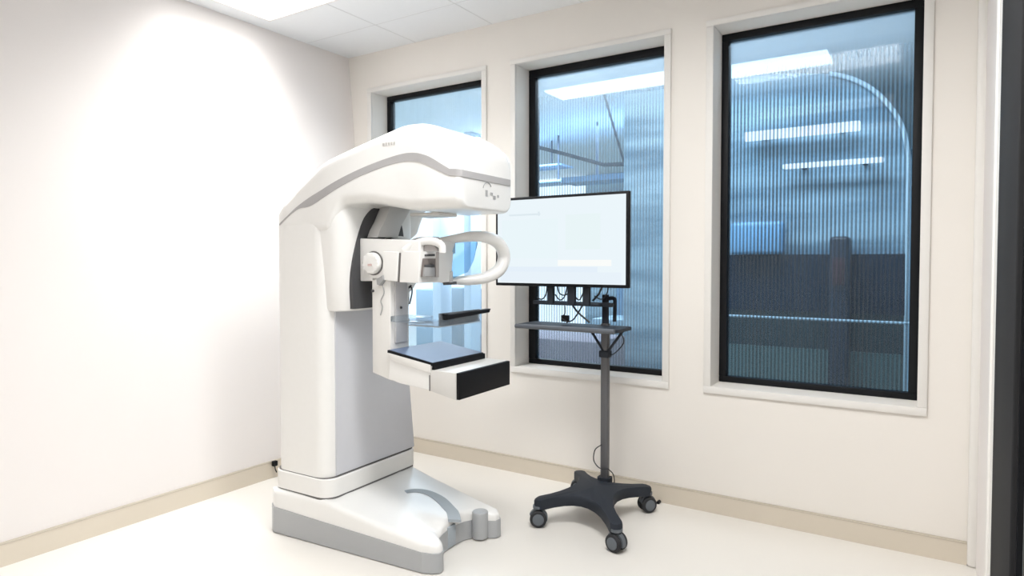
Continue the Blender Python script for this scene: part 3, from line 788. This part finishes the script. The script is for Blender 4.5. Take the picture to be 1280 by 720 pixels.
# handrail
hy = 1.7
a = hit(905, 394, (0, 1, 0), hy); b = hit(1150, 405, (0, 1, 0), hy); zr = (a.z+b.z)/2
t = thing('handrail', 'thin pale handrail in front of the dark partition outside the right window', 'handrail', ((a.x+b.x)/2, hy, -.2))
obj('rail', tube([(-.9, 0, zr+.2), (.9, 0, zr+.2)], .009, 10), PALE, t)
for xx in (-.85, .85): obj('rail_post', tube([(xx, 0, 0), (xx, 0, zr+.2)], .012, 8), STEEL, t)
# dark plant-like equipment and red case on the band
def blob(name, label, cat, px0, py0, px1, py1, y, m, dep=.25, bev=.03, floorz=-.2, toground=False):
    a = hit(px0, py1, (0, 1, 0), y); b = hit(px1, py0, (0, 1, 0), y)
    z0_ = floorz if toground else a.z
    c = Vector(((a.x+b.x)/2, y, z0_)); w_ = (b.x-a.x)/2
    o = obj(name, B((-w_, 0, 0), (w_, dep, b.z-z0_), min(bev, w_*.45)), m); o.location = c; tag(o, label, cat); return o
blob('equipment_cabinet', 'dark narrow equipment cabinet against the partition beyond the right window', 'cabinet', 1035, 295, 1062, 400, 1.95, mat('dark_cabinet', (44, 52, 66), .4), .2, toground=True)
blob('instrument_case', 'small reddish brown case on the dark cabinet front outside', 'case', 1040, 322, 1056, 356, 1.93, mat('dull_red', (78, 54, 60), .5), .018, .004)
ic = bpy.data.objects['instrument_case']; ec = bpy.data.objects['equipment_cabinet']
ic.location = ic.location - ec.location + Vector((0, .003, 0)); ic.parent = ec
del ic['category']; ic['label'] = 'small reddish brown case'
blob('storage_box', 'pale blue box standing behind the rail at left of the right window', 'box', 912, 276, 978, 318, 2.05, mat('pale_blue_box', (130, 176, 212), .4), .14)
bpy.data.objects['storage_box']['label'] = 'pale blue wall box at the left edge of the right window view'
# ceiling fixtures outside
def fixture(pa, pb_, w_, label):
    zc = 3.05
    a = hit(*pa, (0, 0, 1), zc); b = hit(*pb_, (0, 0, 1), zc)
    y = (a.y+b.y)/2
    t = thing('hall_ceiling_light', label, 'ceiling light', ((a.x+b.x)/2, y, zc))
    L_ = (b.x-a.x)/2
    obj('fixture_housing', B((-L_-.03, -w_-.03, -.03), (L_+.03, w_+.03, -.001), .005), PALE, t)
    obj('fixture_diffuser', B((-L_, -w_, -.045), (L_, w_, -.0305), .004), emit('hall_diffuser', (240, 248, 255), 2.6), t)
fixture((890, 88), (1038, 66), .2, 'glowing ceiling light strip at top of the right window view')
fixture((690, 114), (845, 92), .2, 'glowing ceiling light strip at top of the middle window view')
# steel pipes and brace in the middle window
def pipe(label, pts, y, r, name='steel_pipe'):
    P_ = [hit(a, b, (0, 1, 0), y) for a, b in pts]; c = sum(P_, Vector())/len(P_)
    o = obj(name, tube([q-c for q in P_], r, 10), STEEL); o.location = c; tag(o, label, 'pipe')
pipe('long blue grey service pipe with a slanting hanger rod, bending across the middle window', [(640, 176), (672, 184), (700, 191), (755, 206), (850, 203)], 3.2, .022)
po = bpy.data.objects['steel_pipe']
ra, rb_ = hit(780, 203, (0, 1, 0), 3.2), hit(750, 100, (0, 1, 0), 3.2)
k = (3.05-ra.z)/(rb_.z-ra.z); rt_ = ra+(rb_-ra)*k
obj('hanger_rod', tube([ra-po.location, rt_-po.location], .013, 8), STEEL, po)
def slabw(name, label, cat, px0, py0, px1, py1, y, m, dep=.4):
    return blob(name, label, cat, px0, py0, px1, py1, y, m, dep, .01)
bl = mat('soft_blue', (120, 160, 196), .5)
def duct(label, px0, py0, px1, py1, y):
    o = blob('overhead_duct', label, 'duct', px0, py0, px1, py1, y, bl, .4, .01)
    a = hit(px0, py0, (0, 1, 0), y); b = hit(px1, py0, (0, 1, 0), y); h0_ = hit(px1, py1, (0, 1, 0), y); hh = a.z-hit(px0, py1, (0, 1, 0), y).z
    for f_ in (.2, .8): obj('duct_hanger', B((-(b.x-a.x)/2+(b.x-a.x)*f_, .18, 0.01), (-(b.x-a.x)/2+(b.x-a.x)*f_+.02, .20, 3.05-o.location.z)), STEEL, o, False)
duct('blue grey duct below the bent pipe in the middle window', 702, 213, 900, 223, 4.2)
duct('short blue grey duct at left edge of the middle window', 610, 205, 700, 213, 5.0)
duct('short lower blue grey duct at left edge of the middle window', 640, 224, 702, 232, 4.7)
def slab_g(name, label, cat, a, m, y, dep): return blob(name, label, cat, *a, y, m, dep, .01, toground=True)
slab_g('divider_panel', 'blue far wall panel behind the right edge of the monitor', 'wall panel', (770, 245, 870, 400), bl, 3.6, .1)
a = hit(740, 398, (0, 1, 0), 2.6); b = hit(872, 398, (0, 1, 0), 2.6)
t = thing('bench', 'pale topped blue grey bench outside, seen right of the tray', 'bench', ((a.x+b.x)/2, 2.6, -.2)); w_ = (b.x-a.x)/2
obj('bench_top', B((-w_, 0, a.z+.13), (w_, .5, a.z+.2), .01), mat('bench_pale', (150, 184, 202), .4), t)
obj('bench_front', B((-w_+.02, .03, 0), (w_-.02, .48, a.z+.13), .005), mat('bench_front', (112, 142, 156), .5), t)
slab_g('planter_ledge', 'low mauve grey ledge outside the middle window bottom left', 'ledge', (600, 428, 745, 475), mat('mauve_ledge', (124, 116, 128), .8), 1.5, .6)
slab_g('far_column', 'pale square column seen through the left window above the paddle', 'column', (541, 262, 551, 430), HW, 4, .25)
slab_g('far_column', 'pale slim column visible under the machine handle', 'column', (580, 60, 588, 430), HW, 4, .25)
for k, (q, c, lb) in enumerate((((520, 362, 540, 392), (110, 140, 160), 'dusty blue cabinet beyond the left window, leftmost'), ((556, 360, 578, 384), (96, 118, 132), 'grey cabinet beyond the left window, behind the paddle'), ((590, 362, 606, 380), (108, 132, 150), 'small blue grey cabinet beyond the left window, right end'))):
    slab_g('low_cabinet', lb, 'cabinet', q, mat('cabinet_%d' % k, c, .6), 4.4+.1*k, .3)

# lights for the hall
def area(name, loc_, size, sizey, e, col, rot=(0, 0, 0)):
    l = bpy.data.lights.new(name, 'AREA'); l.shape = 'RECTANGLE'; l.size = size; l.size_y = sizey; l.energy = e; l.color = col
    o = bpy.data.objects.new(name, l); C.objects.link(o); o.location = loc_; o.rotation_euler = rot
area('hall_lamp', (2.2, 1.2, 3.0), 2.5, .5, 85, (.94, .98, 1))
area('hall_lamp', (-.5, 4.4, 3.0), 3, .5, 260, (.94, .98, 1))
area('hall_lamp', (-3.5, 4, 3.0), 3, 1, 320, (.94, .98, 1))

w = bpy.data.worlds.new('world'); SC.world = w; w.use_nodes = True
bg = w.node_tree.nodes['Background']; bg.inputs[0].default_value = (.84, .93, 1.0, 1); bg.inputs[1].default_value = 1.8

vs = SC.view_settings; vs.view_transform = 'Standard'; vs.look = 'None'; vs.exposure = 0.27; vs.gamma = 1; vs.use_curve_mapping = False
